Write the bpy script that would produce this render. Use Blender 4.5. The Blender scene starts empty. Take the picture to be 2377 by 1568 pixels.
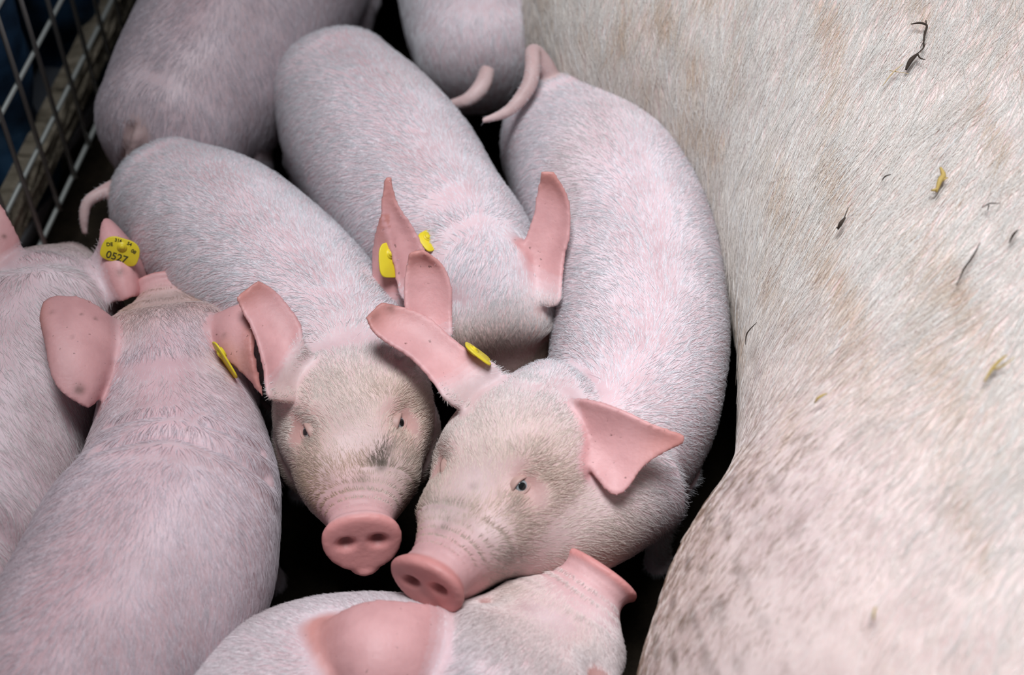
import bpy, bmesh, math, random
import numpy as np
from mathutils import Vector, Matrix
from mathutils.kdtree import KDTree
from mathutils.bvhtree import BVHTree

random.seed(7)
rng = np.random.default_rng(11)
SC = bpy.context.scene
COL = SC.collection
W, H = 2377, 1568

# ------------------------------------------------------------------ camera
LENS, PITCH, DIST = 55.0, math.radians(51), 1.75
FPX = LENS / 36.0 * W
TARGET = Vector((0, 0, 0.33))
FWD = Vector((0, math.cos(PITCH), -math.sin(PITCH)))
UPV = Vector((0, math.sin(PITCH), math.cos(PITCH)))
RGT = Vector((1, 0, 0))
CAMPOS = TARGET - FWD * DIST
cam = bpy.data.cameras.new('camera')
cam.lens = LENS
cam.sensor_width = 36
cam.clip_start = 0.05
cam_ob = bpy.data.objects.new('camera', cam)
COL.objects.link(cam_ob)
cam_ob.location = CAMPOS
cam_ob.rotation_euler = (math.pi / 2 - PITCH, 0, 0)
cam.dof.use_dof = True
cam.dof.focus_distance = 1.70
cam.dof.aperture_fstop = 2.8
SC.camera = cam_ob
SC.cycles.max_bounces = 6
SC.cycles.diffuse_bounces = 3

# ------------------------------------------------------------------ light
SC.view_settings.view_transform = 'Standard'
SC.view_settings.look = 'None'
SC.view_settings.gamma = 1
SC.view_settings.use_curve_mapping = False
SC.view_settings.exposure = 0.0
world = bpy.data.worlds.new('world')
SC.world = world
world.use_nodes = True
world.node_tree.nodes['Background'].inputs[0].default_value = (0.80, 0.87, 1.0, 1)
world.node_tree.nodes['Background'].inputs[1].default_value = 0.10


def area(name, loc, aim, size, size_y, energy, col):
    l = bpy.data.lights.new(name, 'AREA')
    l.shape = 'RECTANGLE'
    l.size, l.size_y, l.energy, l.color = size, size_y, energy, col
    o = bpy.data.objects.new(name, l)
    COL.objects.link(o)
    o.location = loc
    o.rotation_euler = (Vector(aim) - Vector(loc)).to_track_quat('-Z', 'Y').to_euler()
    return o


sky_lamp = area('roof_daylight', (0.05, -0.06, 3.3), (0.26, -0.11, 0.3), 1.1, 1.1, 10.6, (0.93, 0.975, 1.02))
sky_lamp.data.spread = math.radians(51)


# ------------------------------------------------------------------ helpers
def px(x, y, z):
    """world point on the horizontal plane Z=z seen at photo pixel x, y"""
    d = FWD * FPX + RGT * (x - W / 2) - UPV * (y - H / 2)
    t = (z - CAMPOS.z) / d.z
    return CAMPOS + d * t


def mpp(p):
    """metres per photo pixel at the point's distance"""
    return (p - CAMPOS).dot(FWD) / FPX


def project(P):
    q = P - np.array(CAMPOS)
    dep = q @ np.array(FWD)
    return np.stack([W / 2 + q @ np.array(RGT) / dep * FPX, H / 2 - q @ np.array(UPV) / dep * FPX], 1)


def catmull(A, k):
    A = np.asarray(A, float)
    n = len(A)
    out = []
    for i in range(n - 1):
        p0, p1, p2, p3 = A[max(i - 1, 0)], A[i], A[i + 1], A[min(i + 2, n - 1)]
        for j in range(k):
            t = j / k
            out.append(0.5 * (2 * p1 + (p2 - p0) * t + (2 * p0 - 5 * p1 + 4 * p2 - p3) * t * t + (3 * p1 - p0 - 3 * p2 + p3) * t ** 3))
    out.append(A[-1])
    return np.array(out)


def norm(v):
    v = np.asarray(v, float)
    return v / (np.linalg.norm(v, axis=-1, keepdims=True) + 1e-12)


class MB:
    """collects verts and faces of one mesh"""
    def __init__(s):
        s.v, s.f = [], []

    def add(s, v, f):
        o = len(s.v)
        s.v += [tuple(map(float, p)) for p in v]
        s.f += [tuple(i + o for i in q) for q in f]

    def rings(s, rings, close=True):
        """closed tube out of rings of equal length, capped with fans"""
        n = len(rings[0])
        v = [p for r in rings for p in r]
        f = []
        for i in range(len(rings) - 1):
            for j in range(n):
                a, b = i * n + j, i * n + (j + 1) % n
                f.append((a, b, b + n, a + n))
        if close:
            v.append(np.mean(rings[0], 0)); c0 = len(v) - 1
            v.append(np.mean(rings[-1], 0)); c1 = len(v) - 1
            m = (len(rings) - 1) * n
            for j in range(n):
                f.append((c0, (j + 1) % n, j))
                f.append((c1, m + j, m + (j + 1) % n))
        s.add(v, f)

    def tube(s, pts, rad, k=4, n=12):
        A = catmull([list(p) + [r] for p, r in zip(pts, rad)], k) if k > 1 else np.array([list(p) + [r] for p, r in zip(pts, rad)])
        P, R = A[:, :3], np.maximum(A[:, 3], 1e-4)
        T = norm(np.gradient(P, axis=0))
        u = np.cross(T[0], (0.31, 0.17, 0.93)); u = norm(u)
        rr = []
        for p, t, r in zip(P, T, R):
            u = norm(u - t * np.dot(u, t))
            w = np.cross(t, u)
            a = np.arange(n) / n * 2 * math.pi
            rr.append(p + r * (np.cos(a)[:, None] * u + np.sin(a)[:, None] * w))
        s.rings(rr)

    def ellipsoid(s, c, ax, n=16, m=10):
        """ax: 3x3 rows are half axes"""
        ax = np.asarray(ax, float)
        rr = []
        for i in range(1, m):
            th = math.pi * i / m
            a = np.arange(n) / n * 2 * math.pi
            rr.append(np.array(c) + math.cos(th) * ax[2] + math.sin(th) * (np.cos(a)[:, None] * ax[0] + np.sin(a)[:, None] * ax[1]))
        s.rings(rr)

    def box(s, c, X, Y, Z):
        c, X, Y, Z = (np.array(q, float) for q in (c, X, Y, Z))
        v = [c + a * X + b * Y + d * Z for a in (-1, 1) for b in (-1, 1) for d in (-1, 1)]
        s.add(v, [(0, 1, 3, 2), (4, 6, 7, 5), (0, 4, 5, 1), (2, 3, 7, 6), (0, 2, 6, 4), (1, 5, 7, 3)])

    def mesh(s, name):
        me = bpy.data.meshes.new(name)
        me.from_pydata(s.v, [], s.f)
        me.update()
        bm = bmesh.new(); bm.from_mesh(me)
        bmesh.ops.recalc_face_normals(bm, faces=bm.faces)
        bm.to_mesh(me); bm.free()
        return me

    def build(s, name, mat, parent=None, smooth=True, bevel=0):
        me = s.mesh(name)
        if smooth:
            me.polygons.foreach_set('use_smooth', [True] * len(me.polygons))
        return link(name, me, mat, parent, bevel)


def link(name, me, mat, parent=None, bevel=0):
    o = bpy.data.objects.new(name, me)
    COL.objects.link(o)
    if mat is not None:
        me.materials.append(mat)
    if parent is not None:
        o.parent = parent
        o.matrix_parent_inverse = Matrix.Translation(-parent.location)
    if bevel:
        b = o.modifiers.new('bevel', 'BEVEL'); b.width = bevel; b.segments = 2; b.limit_method = 'ANGLE'
    return o


def tag(o, label=None, cat=None, group=None, kind=None):
    for k, v in (('label', label), ('category', cat), ('group', group), ('kind', kind)):
        if v:
            o[k] = v
    return o


def empty(name, loc, label, cat, group=None):
    o = bpy.data.objects.new(name, None)
    COL.objects.link(o)
    o.location = loc
    o.empty_display_size = 0.05
    return tag(o, label, cat, group)


# ------------------------------------------------------------------ materials
def mat(name, col=(0.5, 0.5, 0.5), rough=0.6, spec=0.4, metal=0.0):
    m = bpy.data.materials.new(name)
    m.use_nodes = True
    b = m.node_tree.nodes['Principled BSDF']
    b.inputs['Base Color'].default_value = (*col, 1)
    b.inputs['Roughness'].default_value = rough
    b.inputs['Specular IOR Level'].default_value = spec
    b.inputs['Metallic'].default_value = metal
    return m, m.node_tree, b


def nd(nt, typ, **kw):
    n = nt.nodes.new(typ)
    for k, v in kw.items():
        if hasattr(n, k):
            setattr(n, k, v)
        else:
            n.inputs[k.replace('_', ' ')].default_value = v
    return n


def ramp(nt, src, stops):
    r = nt.nodes.new('ShaderNodeValToRGB')
    e = r.color_ramp.elements
    while len(e) < len(stops):
        e.new(0.5)
    for q, (p, c) in zip(e, stops):
        q.position = p
        q.color = (*c, 1) if len(c) == 3 else c
    nt.links.new(src, r.inputs[0])
    return r


def mixc(nt, fac, a, b, mode='MIX'):
    m = nt.nodes.new('ShaderNodeMix')
    m.data_type = 'RGBA'; m.blend_type = mode
    for i, s in ((0, fac), (6, a), (7, b)):
        if hasattr(s, 'default_value') or hasattr(s, 'is_output'):
            nt.links.new(s, m.inputs[i])
        elif isinstance(s, (int, float)):
            m.inputs[i].default_value = s
        else:
            m.inputs[i].default_value = (*s, 1)
    return m.outputs[2]


def math_n(nt, op, a, b=None):
    m = nt.nodes.new('ShaderNodeMath'); m.operation = op
    for i, s in ((0, a), (1, b)):
        if s is None:
            continue
        if isinstance(s, (int, float)):
            m.inputs[i].default_value = s
        else:
            nt.links.new(s, m.inputs[i])
    return m.outputs[0]


def skin_material(name, speck=1.0):
    m, nt, b = mat(name, rough=0.5, spec=0.35)
    at = nd(nt, 'ShaderNodeAttribute', attribute_name='skin')
    di = nd(nt, 'ShaderNodeAttribute', attribute_name='dirt')
    ea = nd(nt, 'ShaderNodeAttribute', attribute_name='ear')
    tc = nd(nt, 'ShaderNodeTexCoord')
    n1 = nd(nt, 'ShaderNodeTexNoise', Scale=22.0, Detail=4.0)
    n2 = nd(nt, 'ShaderNodeTexNoise', Scale=170.0, Detail=3.0)
    n3 = nd(nt, 'ShaderNodeTexNoise', Scale=75.0, Detail=5.0)
    for n in (n1, n2, n3):
        nt.links.new(tc.outputs['Object'], n.inputs['Vector'])
    r1 = ramp(nt, n1.outputs[0], [(0.35, (0.86, 0.80, 0.80)), (0.65, (1.06, 1.04, 1.04))])
    c = mixc(nt, 1.0, at.outputs['Color'], r1.outputs[0], 'MULTIPLY')
    # ears: little veins and specks
    rs = ramp(nt, n2.outputs[0], [(0.25, (1, 1, 1)), (0.31, (0, 0, 0))])
    f = math_n(nt, 'MULTIPLY', rs.outputs[0], ea.outputs['Fac'])
    f = math_n(nt, 'MULTIPLY', f, 0.65 * speck)
    c = mixc(nt, f, c, (0.10, 0.045, 0.03))
    # dirt
    rd = ramp(nt, n3.outputs[0], [(0.30, (1, 1, 1)), (0.75, (0.15, 0.15, 0.15))])
    f2 = math_n(nt, 'MULTIPLY', rd.outputs[0], di.outputs['Fac'])
    c = mixc(nt, f2, c, (0.07, 0.042, 0.025))
    nt.links.new(c, b.inputs['Base Color'])
    bp = nd(nt, 'ShaderNodeBump', Strength=0.25, Distance=0.002)
    nt.links.new(n2.outputs[0], bp.inputs['Height'])
    nt.links.new(bp.outputs[0], b.inputs['Normal'])
    b.inputs['Subsurface Weight'].default_value = 0.12
    b.inputs['Subsurface Radius'].default_value = (1.0, 0.35, 0.25)
    b.inputs['Subsurface Scale'].default_value = 0.006
    return m


def hair_material(name, rough=0.45):
    m, nt, b = mat(name, rough=rough, spec=0.35)
    at = nd(nt, 'ShaderNodeAttribute', attribute_name='tint')
    nt.links.new(at.outputs['Color'], b.inputs['Base Color'])
    tr = nd(nt, 'ShaderNodeBsdfTranslucent')
    nt.links.new(at.outputs['Color'], tr.inputs[0])
    mx = nd(nt, 'ShaderNodeMixShader')
    mx.inputs[0].default_value = 0.3
    nt.links.new(b.outputs[0], mx.inputs[1])
    nt.links.new(tr.outputs[0], mx.inputs[2])
    out = [n for n in nt.nodes if n.type == 'OUTPUT_MATERIAL'][0]
    nt.links.new(mx.outputs[0], out.inputs[0])
    return m


M_SKIN = skin_material('pig_skin')
M_SOW = skin_material('sow_skin')
M_HAIR = hair_material('pig_hair')


def eye_material():
    m, nt, b = mat('eyeball', rough=0.08, spec=0.6)
    tc = nd(nt, 'ShaderNodeTexCoord')
    sp = nd(nt, 'ShaderNodeSeparateXYZ')
    nt.links.new(tc.outputs['Object'], sp.inputs[0])
    r = ramp(nt, sp.outputs[2], [(0.0, (0.75, 0.70, 0.66)), (0.0066, (0.75, 0.70, 0.66)), (0.0074, (0.12, 0.13, 0.14)), (0.0094, (0.36, 0.38, 0.39)), (0.0097, (0.01, 0.01, 0.01))])
    # z runs -0.0105..0.0105 : rescale to 0..1
    sc = math_n(nt, 'DIVIDE', sp.outputs[2], 0.0105)
    nt.links.new(sc, r.inputs[0])
    e = r.color_ramp.elements
    for q, p in zip(e, (0.0, 0.66, 0.74, 0.90, 0.925)):
        q.position = p
    nt.links.new(r.outputs[0], b.inputs['Base Color'])
    return m


M_EYE = eye_material()
M_LID = mat('eyelid_skin', (0.50, 0.31, 0.27), 0.5)[0]
M_TAG = mat('yellow_tag', (0.80, 0.62, 0.03), 0.45)[0]
M_INK = mat('tag_ink', (0.06, 0.055, 0.02), 0.6)[0]


# ------------------------------------------------------------------ pig building
def frame(T, roll=0.0, up=(0, 0, 1)):
    T = norm(T)
    s = norm(np.cross(T, up))          # right-hand side of the animal
    u = np.cross(s, T)
    if roll:
        c, q = math.cos(roll), math.sin(roll)
        s, u = c * s + q * u, c * u - q * s
    return T, s, u


def ring(c, s, u, hw, top, bot, n=36, e=2.2):
    a = np.arange(n) / n * 2 * math.pi
    ca, sa = np.cos(a), np.sin(a)
    x = np.sign(ca) * np.abs(ca) ** (2 / e) * hw
    z = np.sign(sa) * np.abs(sa) ** (2 / e)
    z = np.where(z > 0, z * top, z * bot)
    return c + x[:, None] * s + z[:, None] * u


def torso(mb, secs, cap0=0.8, cap1=0.5, k=6, roll=0.0, tr=1.08, br=1.12):
    """secs rows: px x, px y, z, half width in px (at that depth). Returns fine spine and radii"""
    rows = []
    for s in secs:
        p = px(s[0], s[1], s[2])
        r = s[3] * mpp(p)
        t_, b_ = (s[4], s[5]) if len(s) > 4 else (tr, br)
        rows.append([*p, r, r * t_, r * b_])
    A = catmull(rows, k)
    P = A[:, :3]
    T = norm(np.gradient(P, axis=0))
    rr = []
    def put(p, t, a, f):
        _, s, u = frame(t, roll)
        rr.append(ring(p, s, u, a[3] * f, a[4] * f, a[5] * f))
    for q in np.linspace(1, 0.08, 10):       # rounded rump
        put(P[0] - T[0] * A[0, 3] * cap0 * math.sin(q * math.pi / 2), T[0], A[0], max(math.cos(q * math.pi / 2), 0.03) ** 0.8)
    for i in range(len(A)):
        put(P[i], T[i], A[i], 1)
    for q in np.linspace(0.08, 1, 8):
        put(P[-1] + T[-1] * A[-1, 3] * cap1 * math.sin(q * math.pi / 2), T[-1], A[-1], max(math.cos(q * math.pi / 2), 0.03))
    mb.rings(rr)
    return P, T, A[:, 3]


HEAD = [(-0.12, .066, .056, .070), (0.0, .080, .068, .084), (.12, .088, .076, .090), (.27, .0885, .074, .090), (.40, .0825, .062, .084),
        (.53, .071, .047, .073), (.66, .063, .038, .063), (.77, .0475, .0315, .050), (.86, .0355, .029, .037), (.925, .0345, .0295, .034),
        (.952, .0370, .033, .034), (.973, .0412, .036, .036), (.992, .0412, .0358, .036), (1.004, .0375, .033, .032), (1.006, .028, .024, .023), (1.002, .010, .009, .009)]


class Head:
    def __init__(s, p0, p1, roll=0.0, k=1.0, tilt=-.15):
        s.tilt = tilt
        s.p0, s.p1 = np.array(px(*p0)), np.array(px(*p1))
        s.L = np.linalg.norm(s.p1 - s.p0)
        s.T, s.S, s.U = frame(s.p1 - s.p0, roll)
        s.k = k

    def w(s, x, y, z):
        """x: fraction of head length; y right, z up in metres"""
        return s.p0 + s.T * (x * s.L) + s.S * (y * s.k) + s.U * (z * s.k)

    def local(s, V):
        q = V - s.p0
        return np.stack([q @ s.T / s.L, q @ s.S / s.k, q @ s.U / s.k], 1)

    def build(s, mb):
        A = catmull(HEAD, 5)
        # the disc is cut back towards the chin a little
        rr = []
        for x, hw, t, b in A:
            tilt = np.array(s.T) * 0.0
            r = ring(np.zeros(3), s.S, s.U, hw * s.k, t * s.k, b * s.k, 40, 2.15)
            if x > 0.85:
                zz = r @ s.U
                r = r + np.outer((r @ s.S) * zz / .036 * .10 * min(1, (x - .85) / .1), s.S)
                r = r + np.outer(zz, s.T) * s.tilt * min(1, (x - 0.85) / 0.1)
            drop = -0.006 * max(0, x - .5) * 2
            rr.append(s.w(x, 0, drop) + r)
        mb.rings(rr)
        k = s.k
        jw = [s.w(x, 0, z) for x, z in ((.15, -.050), (.45, -.050), (.70, -.040), (.86, -.034), (.95, -.040))]
        mb.tube(jw, [.045 * k, .042 * k, .032 * k, .022 * k, .011 * k], 4, 16)
        mb.ellipsoid(s.w(.965, 0, -.0425), [s.T * .02, s.S * .019 * k, s.U * .010 * k])
        for y in (-1, 1):
            mb.ellipsoid(s.w(.20, y * .050, -.045), [s.T * .075, s.S * .045 * k, s.U * .055 * k])


def ear_sheet(mb, secs, bulge=0.012, th=0.0034, samples=None, core=None):
    """secs base->tip: (Lx,Ly,Lz, Rx,Ry,Rz); sheet with thickness, bulging towards the viewer when bulge>0"""
    rows = [[*px(*q[:3]), *px(*q[3:6])] for q in secs]
    a0, a1 = np.array(rows[0]), np.array(rows[1])
    root = a0 + (np.tile(core, 2) - a0) * .5
    rows = [list(root)] + rows
    A = catmull(rows, 5)
    nv = 13
    G = []
    v = np.linspace(0, 1, nv)
    for i, a in enumerate(A):
        G.append(a[:3] + (a[3:] - a[:3]) * v[:, None])
    G = np.array(G)
    dU = np.gradient(G, axis=0); dV = np.gradient(G, axis=1)
    Nn = norm(np.cross(dU, dV))
    Nn = norm(Nn.mean(axis=1, keepdims=True)) * np.ones_like(Nn)
    flip = np.sign((Nn * (np.array(CAMPOS) - G)).sum(-1, keepdims=True).mean())
    Nn = Nn * flip
    wid = np.linalg.norm(A[:, 3:] - A[:, :3], axis=1)
    shape = 1 - (2 * v - 1) ** 2
    tt = np.clip(np.linspace(-5 / (len(A) - 6), 1, len(A)), 0, 1)
    G = G + Nn * (shape[None, :] * (wid / wid.max())[:, None] * bulge)[..., None]
    dU = np.gradient(G, axis=0); dV = np.gradient(G, axis=1)
    N2 = norm(np.cross(dU, dV)) * flip
    h = th * (0.72 + 0.28 * shape[None, :]) * (1.35 - 0.45 * tt[:, None])
    rr = []
    for i in range(len(A)):
        top = G[i] + N2[i] * h[i][:, None]
        bot = G[i] - N2[i] * h[i][:, None]
        rr.append(np.concatenate([top, bot[::-1]]))
    # extend root into the head
    mb.rings(rr)
    if samples is not None:
        for i in range(len(A)):
            for p in G[i]:
                samples.append((p, tt[i]))
    return G, N2


def noise3(P, s, seed=0):
    """cheap smooth pseudo noise in -1..1"""
    r = np.random.default_rng(seed)
    o = np.zeros(len(P))
    for i in range(6):
        d = r.normal(size=3); d /= np.linalg.norm(d)
        o += np.sin(P @ d * s * r.uniform(0.6, 1.7) + r.uniform(0, 6.28))
    return o / 3.2


def remesh(mb, vox, name):
    me = mb.mesh(name + '_raw')
    o = bpy.data.objects.new(name + '_raw', me)
    COL.objects.link(o)
    r = o.modifiers.new('r', 'REMESH'); r.mode = 'VOXEL'; r.voxel_size = vox; r.adaptivity = 0
    dg = bpy.context.evaluated_depsgraph_get()
    new = bpy.data.meshes.new_from_object(o.evaluated_get(dg), preserve_all_data_layers=False, depsgraph=dg)
    bpy.data.objects.remove(o); bpy.data.meshes.remove(me)
    new.name = name
    return new


def get_v(me):
    V = np.empty(len(me.vertices) * 3); me.vertices.foreach_get('co', V)
    return V.reshape(-1, 3)


def get_n(me):
    N = np.empty(len(me.vertices) * 3); me.vertices.foreach_get('normal', N)
    return N.reshape(-1, 3)


def set_v(me, V):
    me.vertices.foreach_set('co', V.ravel()); me.update()


def smooth(me, V, iters, wt):
    E = np.empty(len(me.edges) * 2, int); me.edges.foreach_get('vertices', E)
    E = E.reshape(-1, 2)
    a, b = np.concatenate([E[:, 0], E[:, 1]]), np.concatenate([E[:, 1], E[:, 0]])
    n = len(V)
    deg = np.bincount(a, minlength=n)[:, None]
    for _ in range(iters):
        M = np.stack([np.bincount(a, V[b, i], n) for i in range(3)], 1) / deg
        V = V + (M - V) * wt[:, None]
    return V


def sstep(x, a, b):
    t = np.clip((x - a) / (b - a), 0, 1)
    return t * t * (3 - 2 * t)


def fur(name, parent, V, N, tris, dirs, dens, length, tint, count, rad=0.00026, lift=0.13, jit=0.14, npt=5, seed=0, margin=220, mod=None):
    r = np.random.default_rng(seed)
    a, b, c = V[tris[:, 0]], V[tris[:, 1]], V[tris[:, 2]]
    ar = np.linalg.norm(np.cross(b - a, c - a), axis=1) / 2
    cen = (a + b + c) / 3
    pp = project(cen)
    out = np.maximum(np.maximum(-pp[:, 0], pp[:, 0] - W), np.maximum(-pp[:, 1], pp[:, 1] - H))
    nz = norm(N[tris].mean(1))
    toward = (nz * norm(np.array(CAMPOS) - cen)).sum(1)
    # full coat where the photo looks, a thinner one round the far side of each animal
    wgt = (1 - .5 * sstep(out, margin, 4 * margin)) * (1 - .5 * sstep(-toward, .30, .50)) * sstep(nz[:, 2], -.85, -.45)
    base = ar * dens[tris].mean(1)
    core = (base * (out < margin) * (toward > -.35)).sum()
    p = base * wgt
    count = int(count * min(2.3, p.sum() / core))
    p /= p.sum()
    idx = r.choice(len(tris), count, p=p)
    u, v = r.random(count), r.random(count)
    fl = u + v > 1
    u[fl], v[fl] = 1 - u[fl], 1 - v[fl]
    w = np.stack([1 - u - v, u, v], 1)
    def at(F):
        F = F[tris[idx]]
        return (F * w[..., None]).sum(1) if F.ndim == 3 else (F * w).sum(1)
    P, n, d = at(V), norm(at(N)), at(dirs)
    L = at(length) * r.uniform(0.55, 1.25, count)
    col = at(tint)
    if mod is not None:
        L, col = mod(P, L, col, r)
    d = norm(d) + jit * 0.5 * r.normal(size=(count, 3))
    sw = np.cross(n, norm(d))
    cl = noise3(P, 160, seed + 1) * 0.13 + noise3(P, 45, seed + 2) * 0.12
    d = d + sw * cl[:, None]
    d = norm(d - n * (d * n).sum(1, keepdims=True))
    lf = lift * r.uniform(0.5, 1.5, count)
    bend = r.normal(size=count) * 0.12
    sw = np.cross(n, d)
    t = np.linspace(0, 1, npt)
    pts = (P[:, None] - n[:, None] * 0.0005 + d[:, None] * (t[None, :, None] * L[:, None, None])
           + n[:, None] * (L * lf)[:, None, None] * (t - 0.62 * t ** 2)[None, :, None]
           + sw[:, None] * (L * bend)[:, None, None] * (t ** 2)[None, :, None])
    hc = bpy.data.hair_curves.new(name)
    hc.add_curves([npt] * count)
    hc.attributes['position'].data.foreach_set('vector', pts.astype(np.float32).ravel())
    ra = hc.attributes.get('radius') or hc.attributes.new('radius', 'FLOAT', 'POINT')
    R = rad * (1 - 0.75 * t ** 1.5)[None, :] * r.uniform(0.7, 1.3, count)[:, None]
    ra.data.foreach_set('value', R.astype(np.float32).ravel())
    ca = hc.attributes.new('tint', 'FLOAT_COLOR', 'CURVE')
    col = np.clip(col * r.uniform(0.86, 1.1, count)[:, None], 0, 1)
    ca.data.foreach_set('color', np.concatenate([col, np.ones((count, 1))], 1).astype(np.float32).ravel())
    hc.materials.append(M_HAIR)
    o = bpy.data.objects.new(name, hc)
    COL.objects.link(o)
    o.parent = parent
    o.matrix_parent_inverse = Matrix.Translation(-parent.location)
    o['kind'] = 'stuff'
    return o


C_SKIN = np.array((0.76, 0.61, 0.64))
C_PINK = np.array((0.70, 0.46, 0.49))
C_EAR = np.array((0.72, 0.39, 0.39))
C_EARTIP = np.array((0.62, 0.28, 0.25))
C_DISC = np.array((0.66, 0.29, 0.275))
H_WHITE = np.array((0.87, 0.865, 0.89))
H_BEIGE = np.array((0.80, 0.66, 0.57))
H_DIRT = np.array((0.55, 0.40, 0.30))
BODIES = {}


def leg(mb, top, foot, r0, fwd, hind):
    top, foot, fwd = np.array(top), np.array(foot), np.array(fwd)
    d = foot - top
    if hind:
        pts = [top, top + d * .30 + fwd * .03, top + d * .62 - fwd * .045, top + d * .88 - fwd * .01, foot]
    else:
        pts = [top, top + d * .30 - fwd * .02, top + d * .62 + fwd * .008, top + d * .88, foot]
    mb.tube(pts, [r0, r0 * .78, r0 * .40, r0 * .36, r0 * .44], 4, 14)


def pig(label, secs, head, ears=(), tail=None, eyes=(), vox=0.003, nfur=60000, pink=0.0, beige=1.0, dirt=(), seed=0,
        extra=None, roll=0.0, hroll=0.0, hk=1.0, flen=0.017, furtone=1.0, skintone=1.0, cap0=.8, generic_ears=False, earmats=1.0, eyex=.435, creases=(), tilt=-.15, soften=()):
    base = px(*secs[len(secs) // 2][:3]); base = Vector((base.x, base.y, 0))
    root = empty('piglet', base, label, 'piglet', 'piglets crowded beside the sow')
    mb = MB()
    P, T, R = torso(mb, secs, cap0=cap0, roll=roll)
    hd = Head(head[0], head[1], hroll, hk, tilt)
    hd.build(mb)
    # neck bridge
    n0 = P[-4]
    mb.tube([P[-6], P[-2], hd.w(0.02, 0, 0), hd.w(.2, 0, -.005)], [R[-6] * .95, R[-2] * .98, .078 * hk, .072 * hk], 4, 24)
    es = []
    for e in ears:
        ear_sheet(mb, e[0], e[1] if len(e) > 1 else 0.012, samples=es, core=hd.w(.10, 0, -.01))
    if generic_ears:
        for y in (-1, 1):
            c = [hd.w(.05, y * .055, .05), hd.w(.0, y * .085, .09), hd.w(-.03, y * .115, .12), hd.w(-.02, y * .13, .145)]
            mb.tube(c, [.028, .03, .022, .006], 4, 10)
    # legs
    n = len(P)
    for i, hind in ((2, True), (int(n * .74), False)):
        i = min(i, n - 1)
        _, s, u = frame(T[i])
        f = norm(np.array([T[i][0], T[i][1], 0]))
        for y in (-1, 1):
            top = P[i] + s * R[i] * .55 * y - u * R[i] * .45
            leg(mb, top, (top[0] + s[0] * .01 * y, top[1] + s[1] * .01 * y, 0.004), R[i] * .46, f, hind)
    ts = []
    if tail:
        tp = [px(*q[:3]) for q in tail]
        tr = [.85 * q[3] * mpp(p) for p, q in zip(tp, tail)]
        mb.tube(tp, tr, 5, 12)
        A = catmull([list(p) for p in tp], 8)
        ts = list(A)
    if extra:
        extra(mb, hd)
    me = remesh(mb, vox, 'body')
    V = get_v(me)
    # ear and tail weights
    ew = np.zeros(len(V)); et = np.zeros(len(V)); en = np.zeros(len(V))
    if es:
        kd = KDTree(len(es))
        for i, (p, t) in enumerate(es):
            kd.insert(p, i)
        kd.balance()
        E = np.array([p for p, _ in es])
        lo, hi = E.min(0) - .03, E.max(0) + .03
        for i in np.nonzero(((V > lo) & (V < hi)).all(1))[0]:
            _, j, d = kd.find(V[i])
            t = es[j][1]
            k = max(0, min(1, (0.016 - d) / 0.008)) * max(0, min(1, (t - .02) / .17))
            ew[i] = k; et[i] = t; en[i] = max(0, 1 - d / .028)
    tw = np.zeros(len(V))
    if len(ts):
        ts = np.array(ts)
        D = np.full(len(V), 9.)
        for p in ts:
            D = np.minimum(D, np.linalg.norm(V - p, axis=1))
        tw = np.clip((0.022 - D) / 0.008, 0, 1)
    L = hd.local(V)
    nose = sstep(L[:, 0], .80, .92) * (np.abs(L[:, 1]) < .06) * (np.abs(L[:, 2]) < .07)
    V = smooth(me, V, 18, 0.55 * (1 - np.maximum(np.maximum(ew, tw), nose)))
    V = smooth(me, V, 3, np.full(len(V), 0.45))
    for sx, sy, sz, sr in soften:
        wt = np.exp(-(np.linalg.norm(V - np.array(px(sx, sy, sz)), axis=1) / sr) ** 2) * (1 - ew)
        V = smooth(me, V, 160, .6 * wt)
    set_v(me, V)
    N = get_n(me)
    # ---- face modelling
    L = hd.local(V)
    inh = (np.abs(L[:, 1]) < .1) & (np.abs(L[:, 2]) < .11) & (L[:, 0] > 0.05) & (L[:, 0] < 1.1) & (ew < .2)
    dsp = np.zeros(len(V))
    x, y, z = L[:, 0], L[:, 1], L[:, 2]
    for sgn in (-1, 1):
        dd = np.sqrt(((x - eyex) * hd.L) ** 2 + (y - sgn * .058) ** 2 + ((z - .042) * .8) ** 2)
        dsp -= .0075 * np.exp(-(dd / .017) ** 2) * inh
        dd = np.sqrt(((x - eyex + .105) * hd.L) ** 2 + (y - sgn * .050) ** 2 + ((z - .060) * .8) ** 2)
        dsp += .006 * np.exp(-(dd / .02) ** 2) * inh
        dd = np.sqrt(((x - .62) * hd.L * .6) ** 2 + (y - sgn * .040) ** 2 + ((z - .012)) ** 2)
        dsp -= .003 * np.exp(-(dd / .016) ** 2) * inh
        fr = inh & (x > .95)
        dsp -= .011 * np.exp(-(((y - sgn * .0165) / .0085) ** 2 + ((z + .002) / .0066) ** 2) ** 1.3) * fr
    dsp -= .005 * np.exp(-(((x - .60) * hd.L) / .03) ** 2 - (y / .03) ** 2) * inh * (z > 0)
    wr = np.exp(-((x - .85) / .055) ** 2) * inh * sstep(z, -.005, .015) * (x < .94)
    dsp += wr * .0011 * np.cos(x * hd.L / .0095 * 2 * math.pi + 1.2 * np.cos(y / .022) + y * 18)
    V = V + N * dsp[:, None]
    # gentle unevenness of flesh
    V = V + N * (noise3(V, 34, seed) * 0.0011 * (1 - ew) * (x < .7))[:, None]
    set_v(me, V)
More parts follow.
